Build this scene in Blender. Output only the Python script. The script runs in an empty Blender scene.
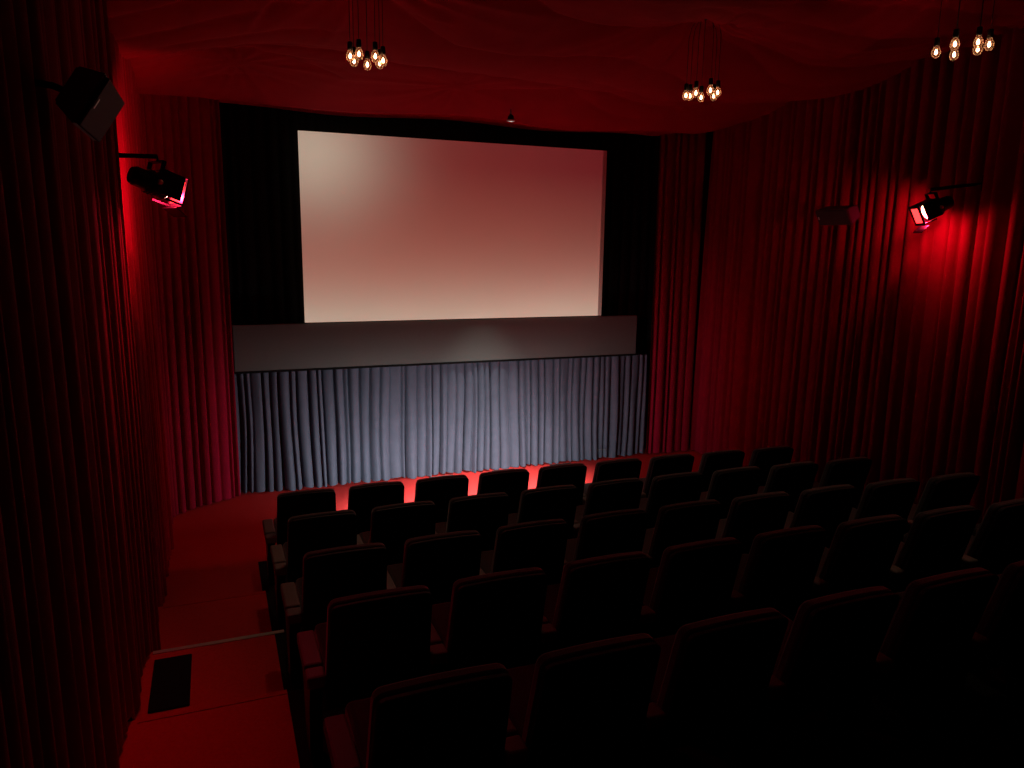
import bpy, bmesh, math, random
from mathutils import Vector, Matrix
S = bpy.context.scene
col = S.collection

# ------------------------------------------------------------------ camera
cd = bpy.data.cameras.new('camera'); cam = bpy.data.objects.new('camera', cd); col.objects.link(cam)
cd.sensor_width = 36.0; cd.lens = 750.0 / 1024.0 * 36.0; cd.clip_start = 0.02
CR = ((0.92993, -0.05479, 0.36363), (-0.36747, -0.17577, 0.91327), (0.01388, -0.98291, -0.18359))
M3 = Matrix([[r[0], -r[1], -r[2]] for r in CR])
cam.matrix_world = Matrix.Translation((0, 0, 2.83)) @ M3.to_4x4()
S.camera = cam
# ------------------------------------------------------------------ world, exposure
w = bpy.data.worlds.new('world'); S.world = w; w.use_nodes = True
w.node_tree.nodes['Background'].inputs['Color'].default_value = (0.0, 0.0, 0.0, 1)
w.node_tree.nodes['Background'].inputs['Strength'].default_value = 0.0
S.view_settings.view_transform = 'Standard'; S.view_settings.look = 'None'
S.view_settings.exposure = 0.0; S.view_settings.gamma = 1.0
S.view_settings.use_curve_mapping = False
# strengths of the seen lamps, the added lamps and the screen glow (each lamp is built with its own fixture below)
RED_BEAM = 120.0
RED_LEAK = 17.0
ADDED_FLOOD = 8.5
ADDED_DOWN = 1000.0
CLUSTER = 16.0
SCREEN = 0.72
RED_LIGHT = (1.0, 0.012, 0.07)

# ------------------------------------------------------------------ helpers
MATS = {}
def mat(name, color, rough=0.8, sheen=0.0, sheen_tint=None, metal=0.0, emis=None, estr=0.0,
        noise=0.0, nscale=30.0, bump=0.0, bscale=200.0, spec=0.3):
    m = bpy.data.materials.new(name); m.use_nodes = True
    nt = m.node_tree; b = nt.nodes['Principled BSDF']
    b.inputs['Base Color'].default_value = (*color, 1)
    b.inputs['Roughness'].default_value = rough
    b.inputs['Metallic'].default_value = metal
    b.inputs['Specular IOR Level'].default_value = spec
    if sheen:
        b.inputs['Sheen Weight'].default_value = sheen
        b.inputs['Sheen Roughness'].default_value = 0.45
        b.inputs['Sheen Tint'].default_value = (*(sheen_tint or color), 1)
    if emis:
        b.inputs['Emission Color'].default_value = (*emis, 1)
        b.inputs['Emission Strength'].default_value = estr
    if noise or bump:
        tc = nt.nodes.new('ShaderNodeTexCoord')
    if noise:
        n = nt.nodes.new('ShaderNodeTexNoise'); n.inputs['Scale'].default_value = nscale; n.inputs['Detail'].default_value = 4
        r = nt.nodes.new('ShaderNodeMix'); r.data_type = 'RGBA'
        r.inputs[6].default_value = (*[c * (1 - noise) for c in color], 1)
        r.inputs[7].default_value = (*[min(1, c * (1 + noise)) for c in color], 1)
        nt.links.new(tc.outputs['Object'], n.inputs['Vector'])
        nt.links.new(n.outputs['Fac'], r.inputs[0]); nt.links.new(r.outputs[2], b.inputs['Base Color'])
    if bump:
        n2 = nt.nodes.new('ShaderNodeTexNoise'); n2.inputs['Scale'].default_value = bscale; n2.inputs['Detail'].default_value = 3
        bp = nt.nodes.new('ShaderNodeBump'); bp.inputs['Strength'].default_value = bump; bp.inputs['Distance'].default_value = 0.01
        nt.links.new(tc.outputs['Object'], n2.inputs['Vector'])
        nt.links.new(n2.outputs['Fac'], bp.inputs['Height']); nt.links.new(bp.outputs['Normal'], b.inputs['Normal'])
    MATS[name] = m
    return m

mat('red_velvet', (0.27, 0.004, 0.026), 0.9, 0.35, (0.5, 0.04, 0.08), noise=0.18, nscale=14, spec=0.1)
mat('red_drape', (0.38, 0.006, 0.030), 0.85, 0.15, (0.5, 0.05, 0.06), noise=0.10, nscale=5, spec=0.1)
mat('grey_velvet', (0.086, 0.104, 0.138), 0.9, 0.2, (0.36, 0.42, 0.55), noise=0.16, nscale=9, spec=0.1)
mat('black_cloth', (0.011, 0.011, 0.011), 0.95, spec=0.05, noise=0.2)
mat('masking_grey', (0.130, 0.142, 0.128), 0.9, spec=0.15, noise=0.06, nscale=40, bump=0.05, bscale=300)
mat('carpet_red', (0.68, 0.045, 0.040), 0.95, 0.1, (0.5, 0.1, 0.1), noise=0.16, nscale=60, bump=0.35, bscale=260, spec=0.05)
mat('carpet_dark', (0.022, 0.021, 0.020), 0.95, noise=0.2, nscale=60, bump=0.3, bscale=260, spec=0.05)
mat('wall_red', (0.05, 0.002, 0.004), 0.95, spec=0.05, noise=0.1)
mat('wall_dark', (0.012, 0.010, 0.010), 0.95, spec=0.05, noise=0.1)
mat('seat_fabric', (0.026, 0.022, 0.022), 0.85, 0.8, (0.7, 0.62, 0.6), bump=0.12, bscale=500, spec=0.15)
mat('seat_shell', (0.006, 0.006, 0.006), 0.6, spec=0.2, bump=0.03, bscale=200)
mat('arm_vinyl', (0.16, 0.135, 0.115), 0.55, spec=0.35, bump=0.06, bscale=350)
mat('dark_metal', (0.012, 0.012, 0.013), 0.45, metal=0.6, bump=0.02)
mat('speaker_box', (0.11, 0.09, 0.095), 0.6, spec=0.4, bump=0.05, bscale=150)
mat('speaker_grille', (0.04, 0.034, 0.035), 0.7, spec=0.3, bump=0.25, bscale=600)
mat('badge', (0.5, 0.5, 0.5), 0.3, metal=0.8, noise=0.05)
mat('alu', (0.55, 0.53, 0.48), 0.45, metal=0.35, noise=0.08, nscale=50)
mat('nosing_dark', (0.16, 0.05, 0.04), 0.7, noise=0.1)
mat('mat_rubber', (0.006, 0.006, 0.006), 0.85, spec=0.15, bump=0.2, bscale=120)
mat('steel', (0.62, 0.60, 0.60), 0.35, metal=0.7, noise=0.05)
mat('lens_hot', (0.8, 0.2, 0.15), 0.4, emis=(1.0, 0.42, 0.28), estr=9.0, noise=0.01)
mat('gel_red', (0.02, 0.001, 0.001), 0.3, emis=(1.0, 0.03, 0.03), estr=4.0, noise=0.01)
mat('added_lens', (0.8, 0.8, 0.8), 0.4, emis=(1.0, 0.93, 0.86), estr=6.0, noise=0.01)
mat('filament', (1, 0.8, 0.5), 0.5, emis=(1.0, 0.50, 0.28), estr=16.0, noise=0.01)
mat('paper_white', (0.8, 0.78, 0.74), 0.8, noise=0.05)

def glass_mat():
    m = bpy.data.materials.new('bulb_glass'); m.use_nodes = True; nt = m.node_tree
    nt.nodes.remove(nt.nodes['Principled BSDF'])
    out = nt.nodes['Material Output']
    tr = nt.nodes.new('ShaderNodeBsdfTransparent'); tr.inputs[0].default_value = (1.0, 0.86, 0.74, 1)
    gl = nt.nodes.new('ShaderNodeBsdfGlossy'); gl.inputs['Roughness'].default_value = 0.15; gl.inputs[0].default_value = (1, 0.9, 0.8, 1)
    tl = nt.nodes.new('ShaderNodeBsdfTranslucent'); tl.inputs[0].default_value = (1, 0.75, 0.55, 1)
    fr = nt.nodes.new('ShaderNodeFresnel'); fr.inputs[0].default_value = 1.3
    m1 = nt.nodes.new('ShaderNodeMixShader'); m2 = nt.nodes.new('ShaderNodeMixShader')
    m1.inputs[0].default_value = 0.05
    nt.links.new(tr.outputs[0], m1.inputs[1]); nt.links.new(tl.outputs[0], m1.inputs[2])
    nt.links.new(fr.outputs[0], m2.inputs[0]); nt.links.new(m1.outputs[0], m2.inputs[1]); nt.links.new(gl.outputs[0], m2.inputs[2])
    nt.links.new(m2.outputs[0], out.inputs['Surface'])
    MATS['bulb_glass'] = m
glass_mat()

def link_mesh(name, me, m, parent=None, smooth=False):
    if m: me.materials.append(MATS[m])
    if smooth:
        for p in me.polygons: p.use_smooth = True
    o = bpy.data.objects.new(name, me); col.objects.link(o)
    if parent: o.parent = parent
    return o
def obj(name, bm, m, parent=None, smooth=False):
    bm.normal_update()
    me = bpy.data.meshes.new(name); bm.to_mesh(me); bm.free()
    return link_mesh(name, me, m, parent, smooth)
def tag(o, label, cat, group=None):
    o['label'] = label; o['category'] = cat
    if group: o['group'] = group
    return o
def struct(o, label=None):
    o['kind'] = 'structure'
    if label: o['label'] = label
    return o
def empty(name, loc, label=None, cat=None, group=None, rot=None):
    o = bpy.data.objects.new(name, None); col.objects.link(o); o.location = loc; o.empty_display_size = 0.1
    if rot: o.rotation_euler = rot
    if label: tag(o, label, cat, group)
    return o
def box(bm, a, b, bev=0.0, seg=2, M=None):
    r = bmesh.ops.create_cube(bm, size=1.0)
    vs = r['verts']
    c = [(a[i] + b[i]) / 2 for i in range(3)]; s = [abs(b[i] - a[i]) for i in range(3)]
    for v in vs: v.co = Vector((v.co.x * s[0] + c[0], v.co.y * s[1] + c[1], v.co.z * s[2] + c[2]))
    if bev > 0:
        es = list({e for v in vs for e in v.link_edges})
        r2 = bmesh.ops.bevel(bm, geom=es, offset=bev, segments=seg, affect='EDGES', profile=0.5)
        vs = list({v for f in r2['faces'] for v in f.verts} | {v for v in vs if v.is_valid})
    if M: bmesh.ops.transform(bm, matrix=M, verts=vs)
    return vs
def lathe(bm, prof, axis='Z', seg=20, M=None, cap=True):
    """prof = [(r, h)...] revolved about an axis"""
    rings = []
    for r, h in prof:
        ring = []
        for k in range(seg):
            a = 2 * math.pi * k / seg
            p = (r * math.cos(a), r * math.sin(a), h)
            if axis == 'Y': p = (p[0], p[2], p[1])
            v = Vector(p)
            if M: v = M @ v
            ring.append(bm.verts.new(v))
        rings.append(ring)
    for i in range(len(rings) - 1):
        for k in range(seg):
            q = [rings[i][k], rings[i][(k + 1) % seg], rings[i + 1][(k + 1) % seg], rings[i + 1][k]]
            bm.faces.new(q if axis == 'Z' else q[::-1])
    if cap:
        bm.faces.new(rings[0][::-1] if axis == 'Z' else rings[0]); bm.faces.new(rings[-1] if axis == 'Z' else rings[-1][::-1])
def tube(bm, pts, r, seg=8):
    rings = []
    P = [Vector(p) for p in pts]
    for i, p in enumerate(P):
        d = (P[min(i + 1, len(P) - 1)] - P[max(i - 1, 0)]).normalized()
        u = d.cross(Vector((0.31, 0.17, 0.93)) if abs(d.z) < 0.9 else Vector((1, 0, 0))).normalized(); v = d.cross(u)
        rings.append([bm.verts.new(p + (u * math.cos(2 * math.pi * k / seg) + v * math.sin(2 * math.pi * k / seg)) * r) for k in range(seg)])
    for i in range(len(rings) - 1):
        for k in range(seg):
            bm.faces.new([rings[i][k], rings[i][(k + 1) % seg], rings[i + 1][(k + 1) % seg], rings[i + 1][k]])
    bm.faces.new(rings[0][::-1]); bm.faces.new(rings[-1])
def prism_x(bm, poly, x0, x1):
    """poly = [(y, z)...] extruded in x"""
    a = [bm.verts.new((x0, y, z)) for y, z in poly]; b = [bm.verts.new((x1, y, z)) for y, z in poly]
    n = len(poly)
    for i in range(n): bm.faces.new([a[i], a[(i + 1) % n], b[(i + 1) % n], b[i]])
    bm.faces.new(a[::-1]); bm.faces.new(b)
    bmesh.ops.recalc_face_normals(bm, faces=bm.faces[:])

# ------------------------------------------------------------------ the room
XL, XR, YF, YB = -0.70, 6.28, 8.86, -1.30
ZT = 4.85
def slab(name, a, b, m, label):
    bm = bmesh.new(); box(bm, a, b); return struct(obj(name, bm, m), label)
floor = slab('floor', (XL, 5.73, -0.12), (XR, YF, 0.0), 'carpet_red', 'flat red carpeted floor in front of the stage curtain')
slab('wall_left', (XL - 0.12, YB - .12, -0.12), (XL, YF + .12, ZT), 'wall_red', 'dark red wall behind the aisle curtains')
slab('wall_right', (XR, YB - .12, -0.12), (XR + 0.12, YF + .12, ZT), 'wall_red', 'dark red wall behind the long pleated curtain')
slab('wall_front', (XL, YF, -0.12), (XR, YF + 0.12, ZT), 'wall_dark', 'black wall behind the cinema screen')
slab('wall_back', (XL, YB - 0.12, -0.12), (XR, YB, ZT), 'wall_dark', 'dark wall behind the last tier')
slab('ceiling', (XL, YB, ZT), (XR, YF, ZT + 0.12), 'wall_dark', 'dark ceiling above the draped fabric')

# dark carpet under the first seat row (part of the floor)
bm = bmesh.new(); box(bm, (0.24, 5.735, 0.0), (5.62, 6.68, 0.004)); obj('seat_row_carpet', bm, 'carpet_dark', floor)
# tiers: each a step up towards the back
def nose_y(k): return 5.73 - 0.95 * (k - 1)
NT = 8
for k in range(1, NT):
    y1 = nose_y(k); y0 = nose_y(k + 1) if k < NT - 1 else YB; h = 0.15 * k
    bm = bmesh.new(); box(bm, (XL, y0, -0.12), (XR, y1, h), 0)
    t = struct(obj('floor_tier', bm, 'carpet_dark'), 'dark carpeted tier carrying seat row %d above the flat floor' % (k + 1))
    bm = bmesh.new()
    box(bm, (XL + 0.01, y0 + 0.002, h), (0.25, y1, h + 0.005))
    box(bm, (XL + 0.01, y1, h - 0.146), (0.25, y1 + 0.005, h + 0.005))
    obj('aisle_carpet', bm, 'carpet_red', t)
    bm = bmesh.new()
    prism_x(bm, [(y1 - 0.028, h + 0.005), (y1 + 0.006, h + 0.005), (y1 + 0.006, h - 0.02), (y1 + 0.011, h - 0.02), (y1 + 0.011, h + 0.006), (y1 + 0.006, h + 0.0105), (y1 - 0.028, h + 0.009)], -0.47, 0.31 if k == 2 else 0.25)
    obj('step_nosing', bm, 'alu' if k == 2 else 'carpet_red', t)
def floor_z(y):
    if y > 5.73: return 0.0
    return 0.15 * min(NT - 1, int((5.73 - y) / 0.95) + 1)

# ------------------------------------------------------------------ curtains
def make_curtain(name, p0, p1, nrm, zb, zt, pleat, amp, seed, m, label, res=0.011, rows=22, taper=0.55, bow=None, group=None, wander=0.02, hem=0.012, notch=0.05, nw=0.013, npr=0.4):
    rnd = random.Random(seed)
    p0 = Vector((*p0, 0)); p1 = Vector((*p1, 0)); L = (p1 - p0).length; d = (p1 - p0) / L; n = Vector((*nrm, 0)).normalized()
    cuts = [-0.3]
    while cuts[-1] < L + 0.3: cuts.append(cuts[-1] + pleat * rnd.uniform(0.55, 1.5))
    K = len(cuts) - 1
    A = [rnd.uniform(0.45, 1.0) for _ in range(K)]
    sk = [rnd.uniform(0.32, 0.68) for _ in range(K)]
    off = [rnd.uniform(0.0, 0.55) for _ in range(K)]
    ph = [rnd.uniform(0, 6.28) for _ in range(4)]
    nt_ = [rnd.uniform(0.5, 1.0) if rnd.random() < npr else 0.12 for _ in range(K + 1)]
    nw_ = [nw * rnd.uniform(0.6, 1.5) for _ in range(K + 1)]
    nx = max(8, int(L / res))
    import bisect
    verts = []; faces = []
    for j in range(rows + 1):
        t = j / rows
        for i in range(nx + 1):
            s = L * i / nx
            u = s + wander * (1 - t) * (math.sin(2.3 * s + 1.4 * t + ph[0]) + 0.6 * math.sin(5.1 * s - 2.2 * t + ph[1])) + 0.003 * math.sin(6 * t + 7 * s + ph[2])
            q = min(max(bisect.bisect_right(cuts, u) - 1, 0), K - 1)
            f = (u - cuts[q]) / (cuts[q + 1] - cuts[q])
            g = f / sk[q] * 0.5 if f < sk[q] else 0.5 + (f - sk[q]) / (1 - sk[q]) * 0.5
            a0 = amp * (taper + (1 - taper) * (1 - t))
            # smooth base offset between neighbouring pleats so some sit in front of others
            o0 = off[q]; o1 = off[min(q + 1, K - 1)]
            base = (o0 * (1 - f) + o1 * f)
            dep = a0 * (0.45 * base + A[q] * max(0.0, math.sin(math.pi * g)) ** 0.75 * 0.7)
            for c_ in (q, q + 1): dep -= notch * (1 - 0.5 * t) * nt_[c_] * math.exp(-((u - cuts[c_]) / nw_[c_]) ** 2)
            dep += 0.05 * amp * math.sin(31 * s + 3 * t + ph[3])
            P = p0 + d * s + n * dep
            if bow: P = P + n * bow(s / L, t)
            z0 = zb(P.y) if callable(zb) else zb
            if hem: z0 += hem * (0.5 + 0.5 * math.sin(17 * s + 2.2 * math.sin(6 * s + ph[0])) )
            P.z = z0 + (zt - z0) * t
            verts.append(P)
    W = nx + 1
    for j in range(rows):
        for i in range(nx):
            a = j * W + i; faces.append((a, a + 1, a + W + 1, a + W))
    me = bpy.data.meshes.new(name); me.from_pydata(verts, [], faces); me.update()
    o = link_mesh(name, me, m, None, True)
    tag(o, label, 'curtain', group)
    return o

# long right-hand wall curtain
make_curtain('wall_curtain', (6.22, 8.56), (6.22, -1.0), (-1, 0), lambda y: floor_z(y - 0.02) + 0.012, 4.62, 0.115, 0.16, 3, 'red_velvet',
             'long red pleated velvet curtain on the wall opposite the stepped aisle', res=0.0105, rows=22, notch=0.06, nw=0.016, npr=0.6)
# left wall: a near curtain and a far curtain lit by the lamp
make_curtain('aisle_curtain', (-0.57, -1.0), (-0.57, 5.00), (1, 0), lambda y: floor_z(y - 0.02) + 0.018, 4.55, 0.13, 0.10, 5, 'red_velvet',
             'dark unlit red velvet curtain along the stepped aisle, behind the tilted black speaker', res=0.012, rows=22,
             bow=lambda f, t: 0.075 * math.exp(-((f - 1) * 6.0 / 0.30) ** 2))
make_curtain('aisle_curtain', (-0.56, 5.16), (-0.56, 8.12), (1, 0), lambda y: floor_z(y - 0.02) + 0.018, 4.55, 0.12, 0.10, 8, 'red_velvet',
             'red velvet curtain along the flat floor of the aisle, lit by the lamp beside it', res=0.011, rows=22)
# front side panels
make_curtain('side_curtain', (-0.56, 8.17), (0.15, 8.60), (0.42, -0.9), 0.012, 4.40, 0.095, 0.085, 11, 'red_velvet',
             'narrow red velvet side curtain between the aisle and the black screen surround', res=0.008)
make_curtain('side_curtain', (5.40, 8.60), (6.10, 8.58), (-0.03, -1), 0.012, 4.40, 0.10, 0.08, 15, 'red_velvet',
             'narrow red velvet side curtain beside the black screen surround, meeting the long wall curtain', res=0.008)
# black surround behind the screen
make_curtain('masking_curtain', (0.02, 8.80), (5.55, 8.80), (0, -1), 1.30, 4.60, 0.12, 0.06, 21, 'black_cloth',
             'black pleated masking curtain behind and around the cinema screen', res=0.02, rows=10)
# lower stage curtain
make_curtain('stage_curtain', (0.13, 8.66), (5.385, 8.66), (0, -1), 0.006, 1.39, 0.095, 0.125, 27, 'grey_velvet',
             'slate grey pleated stage curtain hanging below the screen down to the red floor', res=0.006, rows=20, taper=0.5, wander=0.022, hem=0.022, notch=0.12, nw=0.008, npr=0.55)
o = bpy.data.objects['stage_curtain']
# small pale thread/label strip low on the stage curtain
bm = bmesh.new(); box(bm, (4.62, 8.530, 0.150), (4.78, 8.534, 0.158)); obj('hem_stitching', bm, 'masking_grey', o)
# grey masking board
r = empty('masking_board', (2.69, 8.625, 1.415), 'long plain dark grey board between the screen and the stage curtain', 'masking board')
bm = bmesh.new(); box(bm, (-2.52, -0.03, 0.0), (2.50, 0.03, 0.51), 0.004); obj('board', bm, 'masking_grey', r)
bm = bmesh.new(); box(bm, (-2.52, -0.034, -0.022), (2.50, 0.03, -0.001)); obj('bottom_batten', bm, 'black_cloth', r)

# ------------------------------------------------------------------ screen
def screen_mat():  # pale and red light on the screen is put in as emission
    m = bpy.data.materials.new('painted_screen_light'); m.use_nodes = True; nt = m.node_tree; N = nt.nodes; Lk = nt.links
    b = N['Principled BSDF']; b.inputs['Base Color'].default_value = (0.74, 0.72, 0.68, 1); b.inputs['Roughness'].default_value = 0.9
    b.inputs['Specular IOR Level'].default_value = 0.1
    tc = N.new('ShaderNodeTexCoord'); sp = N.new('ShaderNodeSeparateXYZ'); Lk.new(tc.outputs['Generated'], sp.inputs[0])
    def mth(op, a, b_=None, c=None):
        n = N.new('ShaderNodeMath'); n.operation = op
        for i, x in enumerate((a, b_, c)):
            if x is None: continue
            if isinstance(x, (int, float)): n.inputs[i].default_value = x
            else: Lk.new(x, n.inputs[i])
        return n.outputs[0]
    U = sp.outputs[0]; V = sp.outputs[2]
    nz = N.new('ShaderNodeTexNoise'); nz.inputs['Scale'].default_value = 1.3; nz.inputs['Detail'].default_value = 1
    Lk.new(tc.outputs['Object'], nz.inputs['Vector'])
    # pale light painted in towards the upper left
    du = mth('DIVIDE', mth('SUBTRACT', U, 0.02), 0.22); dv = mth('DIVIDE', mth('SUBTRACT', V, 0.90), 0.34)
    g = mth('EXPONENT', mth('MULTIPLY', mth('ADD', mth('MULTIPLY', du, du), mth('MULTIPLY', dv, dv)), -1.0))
    # pale light painted in along the bottom
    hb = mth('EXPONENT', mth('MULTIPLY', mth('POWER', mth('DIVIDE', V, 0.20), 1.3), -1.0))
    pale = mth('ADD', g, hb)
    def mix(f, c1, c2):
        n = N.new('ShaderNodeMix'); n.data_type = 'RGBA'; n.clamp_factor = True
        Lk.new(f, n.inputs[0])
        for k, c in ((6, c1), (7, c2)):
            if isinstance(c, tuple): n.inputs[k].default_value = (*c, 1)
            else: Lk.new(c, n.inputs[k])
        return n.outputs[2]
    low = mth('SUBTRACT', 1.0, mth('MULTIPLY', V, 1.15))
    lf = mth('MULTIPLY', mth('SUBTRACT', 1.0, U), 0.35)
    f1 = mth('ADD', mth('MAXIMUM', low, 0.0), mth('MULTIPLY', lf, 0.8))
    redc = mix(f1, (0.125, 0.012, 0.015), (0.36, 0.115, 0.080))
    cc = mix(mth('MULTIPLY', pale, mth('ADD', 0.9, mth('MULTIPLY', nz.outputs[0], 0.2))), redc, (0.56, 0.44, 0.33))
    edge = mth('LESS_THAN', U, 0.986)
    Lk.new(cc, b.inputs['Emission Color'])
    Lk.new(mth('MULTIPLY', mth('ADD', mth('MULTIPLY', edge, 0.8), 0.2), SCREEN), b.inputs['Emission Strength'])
    MATS['painted_screen_light'] = m
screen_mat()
mat('screen_edge', (0.55, 0.53, 0.50), 0.85, noise=0.03)
r = empty('cinema_screen', (2.78, 8.56, 1.935), 'large flat cinema screen with pale and red light painted as glow above the grey board', 'screen')
bm = bmesh.new(); box(bm, (-1.853, 0.0, 0.005), (1.853, 0.02, 2.045), 0.002, 1); obj('screen_surface', bm, 'painted_screen_light', r)
for n_, a, b_ in (('frame_rail', (-1.85, 0.021, 0.005), (1.85, 0.05, 0.06)), ('frame_rail', (-1.85, 0.021, 1.985), (1.85, 0.05, 2.04)),
                  ('frame_stile', (-1.85, 0.021, 0.061), (-1.79, 0.05, 1.984)), ('frame_stile', (1.79, 0.021, 0.061), (1.85, 0.05, 1.984))):
    bm = bmesh.new(); box(bm, a, b_); obj(n_, bm, 'screen_edge', r)

# ------------------------------------------------------------------ draped ceiling
PINS = [(1.02, 5.12), (3.60, 5.15), (4.40, 3.45), (2.0, 3.30), (0.0, 2.9), (5.9, 4.6), (0.3, 7.2), (2.3, 7.3), (4.9, 7.0), (2.9, 1.5), (0.9, 0.6), (5.2, 1.8), (4.0, -0.4), (1.6, -1.0)]
CREASES = [[(0.8, 5.09), (1.23, 5.44), (1.79, 5.88), (2.74, 5.91), (3.51, 5.79)], [(1.36, 5.12), (1.94, 4.81), (2.6, 4.32)], [(-0.37, 7.07), (0.38, 6.79), (1.21, 7.24)],
           [(3.98, 6.73), (3.33, 7.17), (2.45, 7.36)], [(2.95, 4.4), (3.5, 4.29), (3.83, 3.95)], [(3.92, 5.13), (4.68, 5.32), (5.4, 5.15)], [(0.34, 5.96), (0.61, 5.23), (0.75, 4.94)],
           [(-0.21, 5.51), (0.5, 5.37), (1.26, 4.76)], [(2.37, 5.14), (3.43, 5.22), (4.01, 4.68)]]
CSEG = []
for c_ in CREASES:
    n_ = len(c_) - 1
    for i_ in range(n_): CSEG.append((*c_[i_], *c_[i_ + 1], i_ / n_, 1 / n_))
def crease(x, y):
    """soft overlapping folds: cloth lifts sharply on one side of each line and eases down on the other"""
    best = 0.0
    for ax, ay, bx, by, f0, df in CSEG:
        if abs(y - (ay + by) / 2) > 1.0: continue
        dx = bx - ax; dy = by - ay; L2 = dx * dx + dy * dy
        t = ((x - ax) * dx + (y - ay) * dy) / L2
        tc = min(1.0, max(0.0, t))
        d = math.hypot(x - ax - tc * dx, y - ay - tc * dy)
        if d > 0.8: continue
        g = f0 + tc * df; w_ = min(1.0, 5 * g * (1 - g) + 0.15)
        sd = (y - (ay + tc * dy))
        e = w_ * 0.085 * (math.exp(-d / 0.05) if sd < 0 else math.exp(-d / 0.28))
        if e > best: best = e
    return best
def ceil_z(x, y):
    z = 4.20
    tx = max(0.0, min(1.0, (x - 4.2) / 2.0)); z += 0.20 * tx * tx * (0.6 + 0.4 * max(0, min(1, (9 - y) / 4.5)))
    tl = max(0.0, min(1.0, (0.9 - x) / 1.4)); z -= 0.11 * tl * tl
    z += 0.05 * max(0, min(1, (5 - y) / 4))
    best = 0.0
    for i, (px, py) in enumerate(PINS):
        d = math.hypot((x - px) * 0.8, y - py)
        amp = 0.22 if py < 6.5 else 0.09
        e = amp * math.exp(-d / 0.75)
        th = math.atan2(y - py, x - px)
        wr = 0.05 * math.exp(-d / 0.7) * min(1, d / 0.12) * (abs(math.sin(5.5 * th + i)) ** 0.6 + 0.4 * abs(math.sin(13 * th + 2 * i)))
        best = max(best, e) ; z += wr * (1 if py < 6.5 else 0.5)
    z += best + crease(x, y)
    # long swagged folds that run across the room
    yy = y + 0.35 * math.sin(0.85 * x + 0.6) + 0.12 * math.sin(2.1 * x + y)
    z += 0.13 * (1 - abs(math.sin(1.75 * yy + 0.3)) ** 0.5)
    z += 0.035 * (1 - abs(math.sin(6.1 * (yy + 0.25 * math.sin(0.6 * x + 1.1 * y)) + 1.0)) ** 0.5) * (0.5 + 0.5 * math.sin(1.3 * x + 2.0))
    # scalloped lip in front of the screen
    lip = 8.02 + 0.10 * math.sin(1.9 * x + 0.4)
    if y > lip - 0.9:
        t = min(1, (y - lip + 0.9) / 0.9); z = z * (1 - t * t) + (4.135 + 0.02 * math.sin(2.6 * x + 1) + 0.22 * max(0.0, min(1.0, (x - 5.35) / 0.8)) ** 1.5) * t * t
    if y > lip:
        z += 0.075 * min(1, (y - lip) / 0.18)
    return z
x0, x1, y0, y1 = -0.56, 6.20, -1.2, 8.74
nx, ny = 270, 400
verts = [(x0 + (x1 - x0) * i / nx, y0 + (y1 - y0) * j / ny, 0) for j in range(ny + 1) for i in range(nx + 1)]
verts = [(x, y, ceil_z(x, y)) for x, y, _ in verts]
faces = [(j * (nx + 1) + i, (j + 1) * (nx + 1) + i, (j + 1) * (nx + 1) + i + 1, j * (nx + 1) + i + 1) for j in range(ny) for i in range(nx)]
me = bpy.data.meshes.new('ceiling_drape'); me.from_pydata(verts, [], faces); me.update()
tag(link_mesh('ceiling_drape', me, 'red_drape', None, True), 'red fabric draped in loose swags and folds beneath the whole ceiling', 'drapery')

# ------------------------------------------------------------------ cinema seats
def seat_proto():
    """faces +Y; local origin on the tier below the top rear edge of the backrest"""
    parts = []
    H = 0.874
    # backrest shell: tapered slab with rounded top corners, leaning back
    def slab_back(z0, z1, w0, w1, yf, thick, rad, bev):
        bm = bmesh.new()
        def ypos(z): return (H - z) * 0.27
        pts = []
        pts.append((-w0 / 2, z0)); pts.append((w0 / 2, z0))
        for k in range(6):
            a = math.pi / 2 * k / 5
            pts.append((w1 / 2 - rad + rad * math.cos(a), z1 - rad + rad * math.sin(a)))
        for k in range(5):
            xx = (w1 / 2 - rad) * (1 - 2 * (k + 1) / 6); pts.append((xx, z1 + 0.006 * (1 - (2 * (k + 1) / 6 - 1) ** 2)))
        for k in range(6):
            a = math.pi / 2 + math.pi / 2 * k / 5
            pts.append((-w1 / 2 + rad + rad * math.cos(a), z1 - rad + rad * math.sin(a)))
        a_ = [bm.verts.new((x, ypos(z) + yf, z)) for x, z in pts]
        b_ = [bm.verts.new((x, ypos(z) + yf + thick, z)) for x, z in pts]
        n = len(pts)
        for i in range(n): bm.faces.new([a_[i], a_[(i + 1) % n], b_[(i + 1) % n], b_[i]])
        bm.faces.new(a_[::-1]); bm.faces.new(b_)
        bmesh.ops.recalc_face_normals(bm, faces=bm.faces[:])
        es = [e for e in bm.edges if any(len(f.verts) > 4 for f in e.link_faces)]
        bmesh.ops.bevel(bm, geom=es, offset=bev, segments=2, affect='EDGES', profile=0.5)
        return bm
    parts.append(('back_shell', slab_back(0.30, H - 0.006, 0.475, 0.445, 0.0, 0.028, 0.035, 0.006), 'seat_shell'))
    parts.append(('backrest', slab_back(0.36, H, 0.470, 0.450, 0.0285, 0.062, 0.040, 0.016), 'seat_fabric'))
    bm = bmesh.new(); box(bm, (-0.225, 0.22, 0.36), (0.225, 0.66, 0.455), 0.03, 3)
    for v in bm.verts: v.co.z += 0.05 * (v.co.y - 0.22)
    parts.append(('seat_cushion', bm, 'seat_fabric'))
    bm = bmesh.new(); box(bm, (-0.215, 0.23, 0.325), (0.215, 0.62, 0.362), 0.008, 1)
    for v in bm.verts: v.co.z += 0.05 * (v.co.y - 0.22)
    parts.append(('seat_pan', bm, 'seat_shell'))
    return parts
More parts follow.
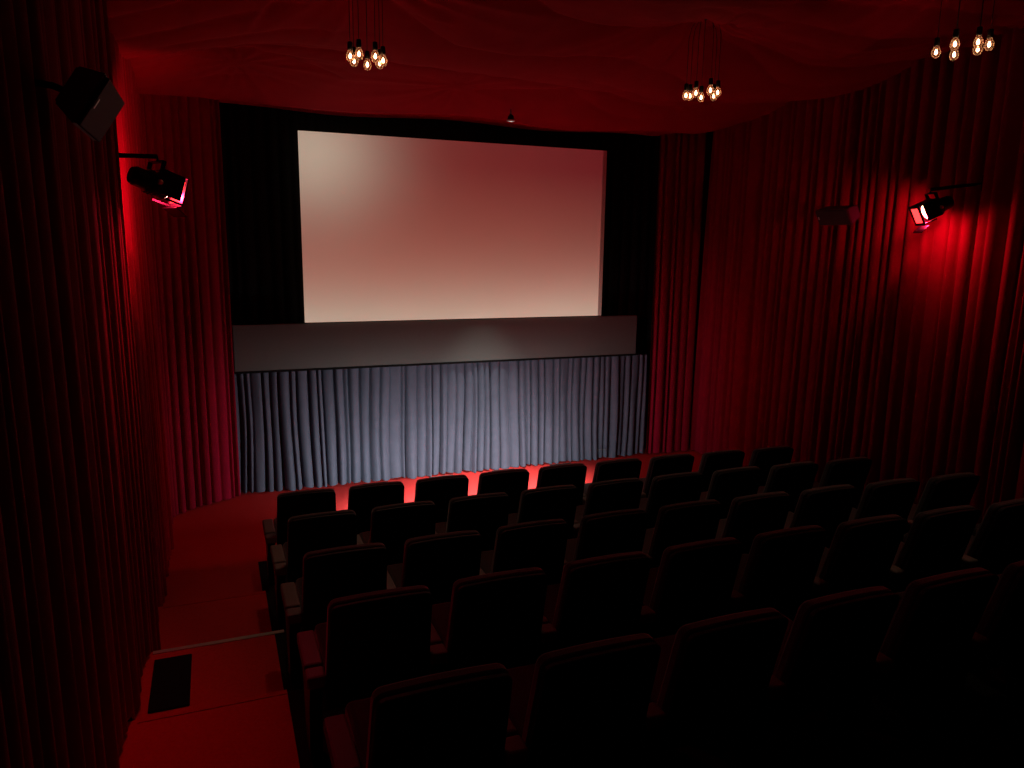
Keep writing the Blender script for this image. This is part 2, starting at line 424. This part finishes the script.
def arm_parts(side):
    x = 0.28 * side
    out = []
    bm = bmesh.new(); box(bm, (x - 0.042, 0.20, 0.455), (x + 0.042, 0.52, 0.515), 0.012, 2)
    out.append(('armrest', bm, 'arm_vinyl'))
    bm = bmesh.new(); box(bm, (x - 0.042, 0.09, 0.455), (x + 0.042, 0.185, 0.513), 0.012, 2)
    out.append(('armrest_end', bm, 'arm_vinyl'))
    bm = bmesh.new(); prism_x(bm, [(0.13, 0.0), (0.42, 0.0), (0.42, 0.02), (0.34, 0.05), (0.40, 0.30), (0.47, 0.455), (0.10, 0.455), (0.17, 0.30), (0.20, 0.05), (0.13, 0.02)], x - 0.028, x + 0.028)
    out.append(('standard', bm, 'dark_metal'))
    return out
def to_mesh(parts):
    res = []
    for n, bm, m in parts:
        bm.normal_update(); me = bpy.data.meshes.new(n); bm.to_mesh(me); bm.free(); me.materials.append(MATS[m])
        for p in me.polygons: p.use_smooth = False
        res.append((n, me))
    return res
SEAT = to_mesh(seat_proto()); ARML = to_mesh(arm_parts(-1)); ARMR = to_mesh(arm_parts(1))
ORD = ['', 'second', 'third', 'fourth', 'fifth', 'sixth', 'seventh', 'eighth', 'ninth']
ROWN = ['front row before the stage curtain', 'second row from the front', 'third row from the front', 'fourth row from the front', 'fifth row from the front']
ROWS = [(5.824, 0.600), (4.875, 0.602), (3.883, 0.598), (2.978, 0.606), (2.033, 0.610)]
for r_, (yr, xs) in enumerate(ROWS):
    for n in range(9):
        y = yr - (0.15 * ((n - 2) / 6) ** 2 if n > 2 else 0)
        pos = 'beside the stepped aisle' if n == 0 else ('ninth from the stepped aisle' if n == 8 else ORD[n] + ' from the stepped aisle')
        e = empty('cinema_chair', (xs + 0.56 * n, y, 0.15 * r_ + (0.0045 if r_ == 0 else 0.0005)), 'black cinema chair, %s, %s' % (pos, ROWN[r_]), 'chair', 'rows of black cinema chairs')
        for nm, me in SEAT + ARML + (ARMR if n == 8 else []):
            o = bpy.data.objects.new(nm, me); col.objects.link(o); o.parent = e
            if nm == 'backrest':
                for p in me.polygons: p.use_smooth = False

# ------------------------------------------------------------------ pendant bulb clusters
def bulb_cluster(loc, zmount, bulbs, label, tops=True):
    e = empty('pendant_bulb_cluster', loc, label, 'pendant lamp', 'bulb clusters hanging from the draped ceiling')
    zm = zmount - loc[2]
    bm = bmesh.new(); lathe(bm, [(0.06, 0.0), (0.07, 0.006), (0.07, 0.02), (0.04, 0.03), (0.02, 0.035)], seg=24, M=Matrix.Translation((0, 0, zm)))
    obj('ceiling_rose', bm, 'dark_metal', e, True)
    for i, (bx, by, bz) in enumerate(bulbs):
        a = math.atan2(by, bx)
        bm = bmesh.new(); tube(bm, [(0.05 * math.cos(a), 0.05 * math.sin(a), zm + 0.005), (bx * 0.85, by * 0.85, zm - 0.06), (bx, by, zm - 0.14 if zm - 0.14 > bz + 0.13 else bz + 0.13), (bx, by, bz + 0.085)], 0.0022, 6)
        obj('cord', bm, 'dark_metal', e, True)
        bm = bmesh.new(); lathe(bm, [(0.006, 0.10), (0.019, 0.094), (0.021, 0.045), (0.017, 0.038)][::-1], seg=14, M=Matrix.Translation((bx, by, bz)) @ Matrix.Scale(0.82, 4))
        obj('bulb_socket', bm, 'dark_metal', e, True)
        bm = bmesh.new(); lathe(bm, [(0.012, 0.044), (0.016, 0.036), (0.026, 0.018), (0.033, -0.004), (0.034, -0.016), (0.030, -0.032), (0.020, -0.045), (0.006, -0.051)][::-1], seg=18, M=Matrix.Translation((bx, by, bz)) @ Matrix.Scale(0.82, 4))
        g = obj('bulb_glass', bm, 'bulb_glass', e, True)
        bm = bmesh.new(); lathe(bm, [(0.002, 0.014), (0.007, 0.008), (0.011, -0.006), (0.011, -0.018), (0.004, -0.026)][::-1], seg=10, M=Matrix.Translation((bx, by, bz)) @ Matrix.Scale(0.82, 4))
        obj('filament', bm, 'filament', g, True)
    ld = bpy.data.lights.new('bulb_light', 'SPOT'); ld.spot_size = math.radians(66); ld.spot_blend = 1.0; ld.energy = CLUSTER; ld.color = (1.0, 0.72, 0.48); ld.shadow_soft_size = 0.09
    lo = bpy.data.objects.new('bulb_light', ld); col.objects.link(lo); lo.parent = e; lo.location = (0, 0, -0.075)
    return e
def spread(loc, lf, h):
    """bulb offsets given across and along the line of sight of someone at the back of the aisle"""
    a = math.atan2(loc[0], loc[1]); c, n = math.cos(a), math.sin(a)
    return [(l * c + f * n, -l * n + f * c, h[i % len(h)]) for i, (l, f) in enumerate(lf)]
HZ = (0.0, 0.004, -0.003, 0.002, 0.0)
L1 = (1.00, 5.10, 3.985); L2 = (3.57, 5.12, 3.985); L3 = (4.37, 3.55, 4.055)
bulb_cluster(L1, ceil_z(*L1[:2]) - 0.032, spread(L1, [(-0.105, -0.07), (-0.05, -0.12), (-0.085, 0.045), (0, 0.15), (0.05, -0.10), (0.10, 0.0), (0.08, 0.10)], HZ), 'cluster of seven small glowing bulbs on cords, above the chairs nearest the aisle')
bulb_cluster(L2, ceil_z(*L2[:2]) - 0.032, spread(L2, [(-0.115, 0.02), (-0.085, 0.07), (-0.04, -0.08), (0, 0.13), (0.065, -0.15), (0.12, -0.06), (0.095, 0.10)], HZ), 'cluster of seven small glowing bulbs on cords, over the middle of the chair rows')
bulb_cluster(L3, ceil_z(*L3[:2]) - 0.032, spread(L3, [(-0.15, 0.03), (-0.05, -0.12), (-0.05, 0.13), (0.07, -0.12), (0.075, 0.06), (0.13, -0.04)], HZ), 'cluster of six glowing bulbs hanging close to the top of the long wall curtain')

# ------------------------------------------------------------------ small ceiling fitting before the screen, with a lamp added to brighten the floor
DL = (3.01, 7.70, 4.098)
e = empty('ceiling_fitting', DL, 'small dark ceiling fitting with a pale rim and an added lamp, hanging before the screen top', 'added_light')
bm = bmesh.new(); lathe(bm, [(0.036, 0.0), (0.044, 0.0), (0.046, 0.004), (0.046, 0.014), (0.036, 0.016)], seg=24, cap=False); obj('rim', bm, 'steel', e, True)
bm = bmesh.new(); lathe(bm, [(0.034, 0.0165), (0.030, 0.050), (0.020, 0.062), (0.010, 0.066), (0.010, 0.075)], seg=24, cap=False); obj('shade', bm, 'dark_metal', e, True)
bm = bmesh.new(); lathe(bm, [(0.029, 0.044), (0.025, 0.048), (0.008, 0.050)], seg=20); obj('lens', bm, 'added_lens', e, True)
bm = bmesh.new(); lathe(bm, [(0.006, 0.0755), (0.006, 0.20)], seg=10); obj('stem', bm, 'dark_metal', e, True)
ld = bpy.data.lights.new('added_light', 'SPOT'); ld.energy = ADDED_DOWN; ld.color = (1.0, 0.95, 0.90); ld.spot_size = math.radians(46); ld.spot_blend = 1.0; ld.shadow_soft_size = 0.03
lo = bpy.data.objects.new('added_light', ld); col.objects.link(lo); lo.parent = e; lo.location = (0, 0, -0.004)

# ------------------------------------------------------------------ red stage spotlights
def spotlight(loc, yaw, pitch, arm_top, label, side):
    """fixture points along its local +Y; side = -1 wall to the left, +1 wall to the right"""
    e = empty('stage_spotlight', loc, label, 'spotlight', 'red gelled spotlights on the side walls')
    Rm = Matrix.Rotation(yaw, 4, 'Z') @ Matrix.Rotation(pitch, 4, 'X'); SC = 0.86
    def part(n, bm, m, smooth=False, par=e):
        bmesh.ops.transform(bm, matrix=Rm @ Matrix.Scale(SC, 4), verts=bm.verts[:]); return obj(n, bm, m, par, smooth)
    bm = bmesh.new(); lathe(bm, [(0.03, -0.30), (0.055, -0.295), (0.068, -0.27), (0.070, -0.20), (0.078, -0.19), (0.078, -0.10), (0.084, -0.095), (0.084, -0.045), (0.080, -0.04)], axis='Y', seg=28)
    part('lamp_body', bm, 'dark_metal', False)
    for k in range(3):
        bm = bmesh.new(); lathe(bm, [(0.079, -0.180 + 0.028 * k), (0.088, -0.178 + 0.028 * k), (0.088, -0.172 + 0.028 * k), (0.079, -0.170 + 0.028 * k)], axis='Y', seg=24); part('cooling_fin', bm, 'dark_metal')
    bm = bmesh.new(); lathe(bm, [(0.073, -0.0395), (0.072, -0.030), (0.050, -0.020), (0.010, -0.014)], axis='Y', seg=24); part('lens', bm, 'lens_hot', True)
    # gel frame: square frame with an opening, plus added plates round the gap to block the leak
    bm = bmesh.new()
    for a, b_ in (((-0.105, 0.05, -0.105), (0.105, 0.06, -0.078)), ((-0.105, 0.05, 0.078), (0.105, 0.06, 0.105)), ((-0.105, 0.05, -0.078), (-0.078, 0.06, 0.078)), ((0.078, 0.05, -0.078), (0.105, 0.06, 0.078))): box(bm, a, b_)
    gf = part('gel_frame', bm, 'dark_metal')
    bm = bmesh.new(); box(bm, (-0.078, 0.052, -0.078), (0.078, 0.055, 0.078)); part('colour_gel', bm, 'gel_red', par=gf)
    for sx in (-1, 1):
        bm = bmesh.new(); box(bm, (sx * 0.098 - 0.004, -0.07, -0.10), (sx * 0.098 + 0.004, 0.05, -0.085)); part('frame_bracket', bm, 'dark_metal')
    bm = bmesh.new(); box(bm, (-0.115, -0.13, 0.096), (0.115, 0.06, 0.101))
    if side > 0: box(bm, (0.111, -0.13, -0.01), (0.115, 0.06, 0.096)); box(bm, (-0.115, -0.13, -0.075), (-0.111, 0.016, 0.096))
    else: box(bm, (0.111, -0.13, -0.075), (0.115, 0.030, 0.096))
    part('leak_shield', bm, 'dark_metal')
    bm = bmesh.new(); box(bm, (-0.10, 0.061, -0.113), (0.10, 0.16, -0.108), M=Matrix.Rotation(-0.35, 4, 'X')); part('barn_door', bm, 'dark_metal')
    # yoke and wall arm
    bm = bmesh.new()
    for sx in (-1, 1): box(bm, (sx * 0.100 - 0.004, -0.155, -0.012), (sx * 0.100 + 0.004, -0.125, 0.155))
    box(bm, (-0.104, -0.155, 0.150), (0.104, -0.125, 0.158)); part('yoke', bm, 'dark_metal')
    for sx in (-1, 1):
        bm = bmesh.new(); lathe(bm, [(0.018, 0.0), (0.018, 0.022), (0.006, 0.026)], seg=12, M=Matrix.Translation((sx * 0.104, -0.14, 0.0)) @ Matrix.Rotation(sx * math.pi / 2, 4, 'Y')); part('yoke_knob', bm, 'steel')
    top = Rm @ Vector((0, -0.14, 0.158)) * SC; at = Vector(arm_top) - Vector(loc)
    bm = bmesh.new(); tube(bm, [top, top + Vector((0, 0, 0.03)), at], 0.014, 10); obj('wall_arm', bm, 'dark_metal', e, True)
    bm = bmesh.new(); box(bm, (at.x - 0.02, at.y - 0.05, at.z - 0.07), (at.x + 0.02, at.y + 0.05, at.z + 0.07), 0.004, 1); obj('wall_plate', bm, 'dark_metal', e)
    # the lamp's own light: the beam through the gel and the leak round the gel frame
    ld = bpy.data.lights.new('red_beam', 'SPOT'); ld.energy = RED_BEAM; ld.color = RED_LIGHT; ld.spot_size = math.radians(36); ld.spot_blend = 1.0; ld.shadow_soft_size = 0.06
    lo = bpy.data.objects.new('red_beam', ld); col.objects.link(lo); lo.parent = e
    lo.matrix_local = Rm @ Matrix.Translation((0, 0.075, 0)) @ Matrix.Rotation(math.pi / 2, 4, 'X')
    ld = bpy.data.lights.new('gel_leak', 'POINT'); ld.energy = RED_LEAK * (1.0 if side > 0 else 2.4); ld.color = RED_LIGHT; ld.shadow_soft_size = 0.02
    lo = bpy.data.objects.new('gel_leak', ld); col.objects.link(lo); lo.parent = e
    lo.matrix_local = Rm @ Matrix.Translation((0, 0.006, -0.045 if side > 0 else -0.02))
    return e
spotlight((5.80, 4.93, 3.14), math.radians(64), math.radians(-26), (6.23, 4.72, 3.40), 'black stage spotlight with a glowing red gel on the long wall curtain, above the seats', 1)
spotlight((-0.212, 5.28, 3.13), math.radians(-60), math.radians(-18), (-0.68, 5.06, 3.30), 'black stage spotlight with a glowing red gel beside the aisle curtain', -1)

# ------------------------------------------------------------------ wall speakers
def speaker(loc, yaw, tilt, sc, label, back_to, dp):
    """local: front grille faces +X tilted down, length along Y"""
    e = empty('wall_speaker', loc, label, 'speaker', 'black wall speakers')
    Rm = Matrix.Rotation(yaw, 4, 'Z') @ Matrix.Rotation(tilt, 4, 'Y') @ Matrix.Scale(sc, 4)
    def part(n, bm, m, par=e):
        bmesh.ops.transform(bm, matrix=Rm, verts=bm.verts[:]); return obj(n, bm, m, par)
    bm = bmesh.new()
    f = [(-0.006, y, z) for y, z in ((-0.25, -0.10), (0.25, -0.10), (0.25, 0.10), (-0.25, 0.10))]
    b_ = [(-dp, y, z) for y, z in ((-0.235, -0.07), (0.235, -0.07), (0.235, 0.07), (-0.235, 0.07))]
    va = [bm.verts.new(p) for p in f]; vb = [bm.verts.new(p) for p in b_]
    for i in range(4): bm.faces.new([va[i], vb[i], vb[(i + 1) % 4], va[(i + 1) % 4]])
    bm.faces.new(va); bm.faces.new(vb[::-1]); bmesh.ops.recalc_face_normals(bm, faces=bm.faces[:])
    bmesh.ops.bevel(bm, geom=bm.edges[:], offset=0.006, segments=2, affect='EDGES')
    part('cabinet', bm, 'speaker_box')
    bm = bmesh.new(); box(bm, (-0.0055, -0.242, -0.092), (0.008, 0.242, 0.092), 0.005, 2); g = part('grille', bm, 'speaker_grille')
    bm = bmesh.new(); box(bm, (0.0082, -0.225, -0.018), (0.0105, -0.205, 0.018), 0.001, 1); part('badge', bm, 'badge', g)
    bk = Rm @ Vector((-dp, 0, 0)); at = Vector(back_to) - Vector(loc)
    bm = bmesh.new(); tube(bm, [bk, (bk + at) / 2 + Vector((0, 0, 0.01)), at], 0.012, 8); obj('wall_bracket', bm, 'dark_metal', e, True)
    return e
speaker((-0.335, 3.17, 3.275), 0.0, math.radians(33), 1.0, 'black speaker tilted downwards on the dark curtain above the stepped aisle', (-0.555, 3.17, 3.36), 0.09)
speaker((5.86, 6.02, 3.135), math.pi, math.radians(28), 0.86, 'black speaker tilted downwards on the long wall curtain, catching red light on one end', (6.20, 6.02, 3.22), 0.17)

# ------------------------------------------------------------------ floor mat on the step
bm = bmesh.new(); box(bm, (-0.455, 4.11, 0.3055), (-0.245, 4.665, 0.318), 0.004, 1)
tag(obj('floor_mat', bm, 'mat_rubber'), 'black rectangular mat lying on a red carpeted step beside the dark aisle curtain', 'mat')
# a scrap of paper at the foot of the stage curtain
bm = bmesh.new(); box(bm, (4.12, 8.44, 0.0005), (4.17, 8.49, 0.02), 0.006, 1, M=None)
for v in bm.verts: v.co.z += 0.012 * math.sin(60 * v.co.x) if v.co.z > 0.01 else 0
tag(obj('paper_scrap', bm, 'paper_white'), 'tiny white scrap on the red floor at the foot of the stage curtain', 'scrap')


# ------------------------------------------------------------------ added low floodlights, unseen behind the front row, to brighten the stage curtain
def added_floodlight(x, y, rz, label):
    e = empty('added_floor_flood', (x, y, 0.001), label, 'added_floodlight', 'added lamps on the floor before the stage curtain', (0, 0, rz))
    bm = bmesh.new(); box(bm, (-0.14, -0.10, 0.0), (0.14, 0.10, 0.012), 0.004, 1); obj('base_plate', bm, 'dark_metal', e)
    bm = bmesh.new(); lathe(bm, [(0.016, 0.0125), (0.014, 0.06)], seg=12); obj('pole', bm, 'dark_metal', e, True)
    bm = bmesh.new()
    for sx in (-1, 1): box(bm, (sx * 0.145 - 0.005, -0.02, 0.06), (sx * 0.145 + 0.005, 0.02, 0.21))
    box(bm, (-0.15, -0.02, 0.06), (0.15, 0.02, 0.07))
    obj('yoke', bm, 'dark_metal', e)
    T = Matrix.Translation((0, 0, 0.17)) @ Matrix.Rotation(math.radians(FLOOD_TILT), 4, 'X')
    bm = bmesh.new(); box(bm, (-0.135, -0.06, -0.08), (0.135, 0.03, 0.08), 0.008, 2, M=T); obj('lamp_housing', bm, 'dark_metal', e)
    bm = bmesh.new(); box(bm, (-0.12, 0.031, -0.026), (0.12, 0.036, 0.026), M=T); obj('lamp_lens', bm, 'added_lens', e)
    bm = bmesh.new(); prism_x(bm, [(0.032, 0.070), (0.125, 0.126), (0.125, 0.130), (0.032, 0.074)], -0.135, 0.135); bmesh.ops.transform(bm, matrix=T, verts=bm.verts[:]); obj('barn_door', bm, 'dark_metal', e)
    ld = bpy.data.lights.new('added_flood', 'AREA'); ld.shape = 'RECTANGLE'; ld.size = 0.24; ld.size_y = 0.05; ld.energy = ADDED_FLOOD; ld.color = (0.94, 0.96, 1.0)
    lo = bpy.data.objects.new('added_flood', ld); col.objects.link(lo); lo.parent = e
    lo.matrix_local = T @ Matrix.Translation((0, 0.045, 0)) @ Matrix.Rotation(math.pi / 2, 4, 'X')
FLOOD_TILT = 0
for fx, where in ((1.50, 'nearest the aisle'), (2.23, 'second from the aisle'), (2.96, 'third from the aisle'), (3.68, 'farthest from the aisle')):
    added_floodlight(fx, 7.55, 0.0, 'low black lamp added unseen to light the stage curtain, ' + where)
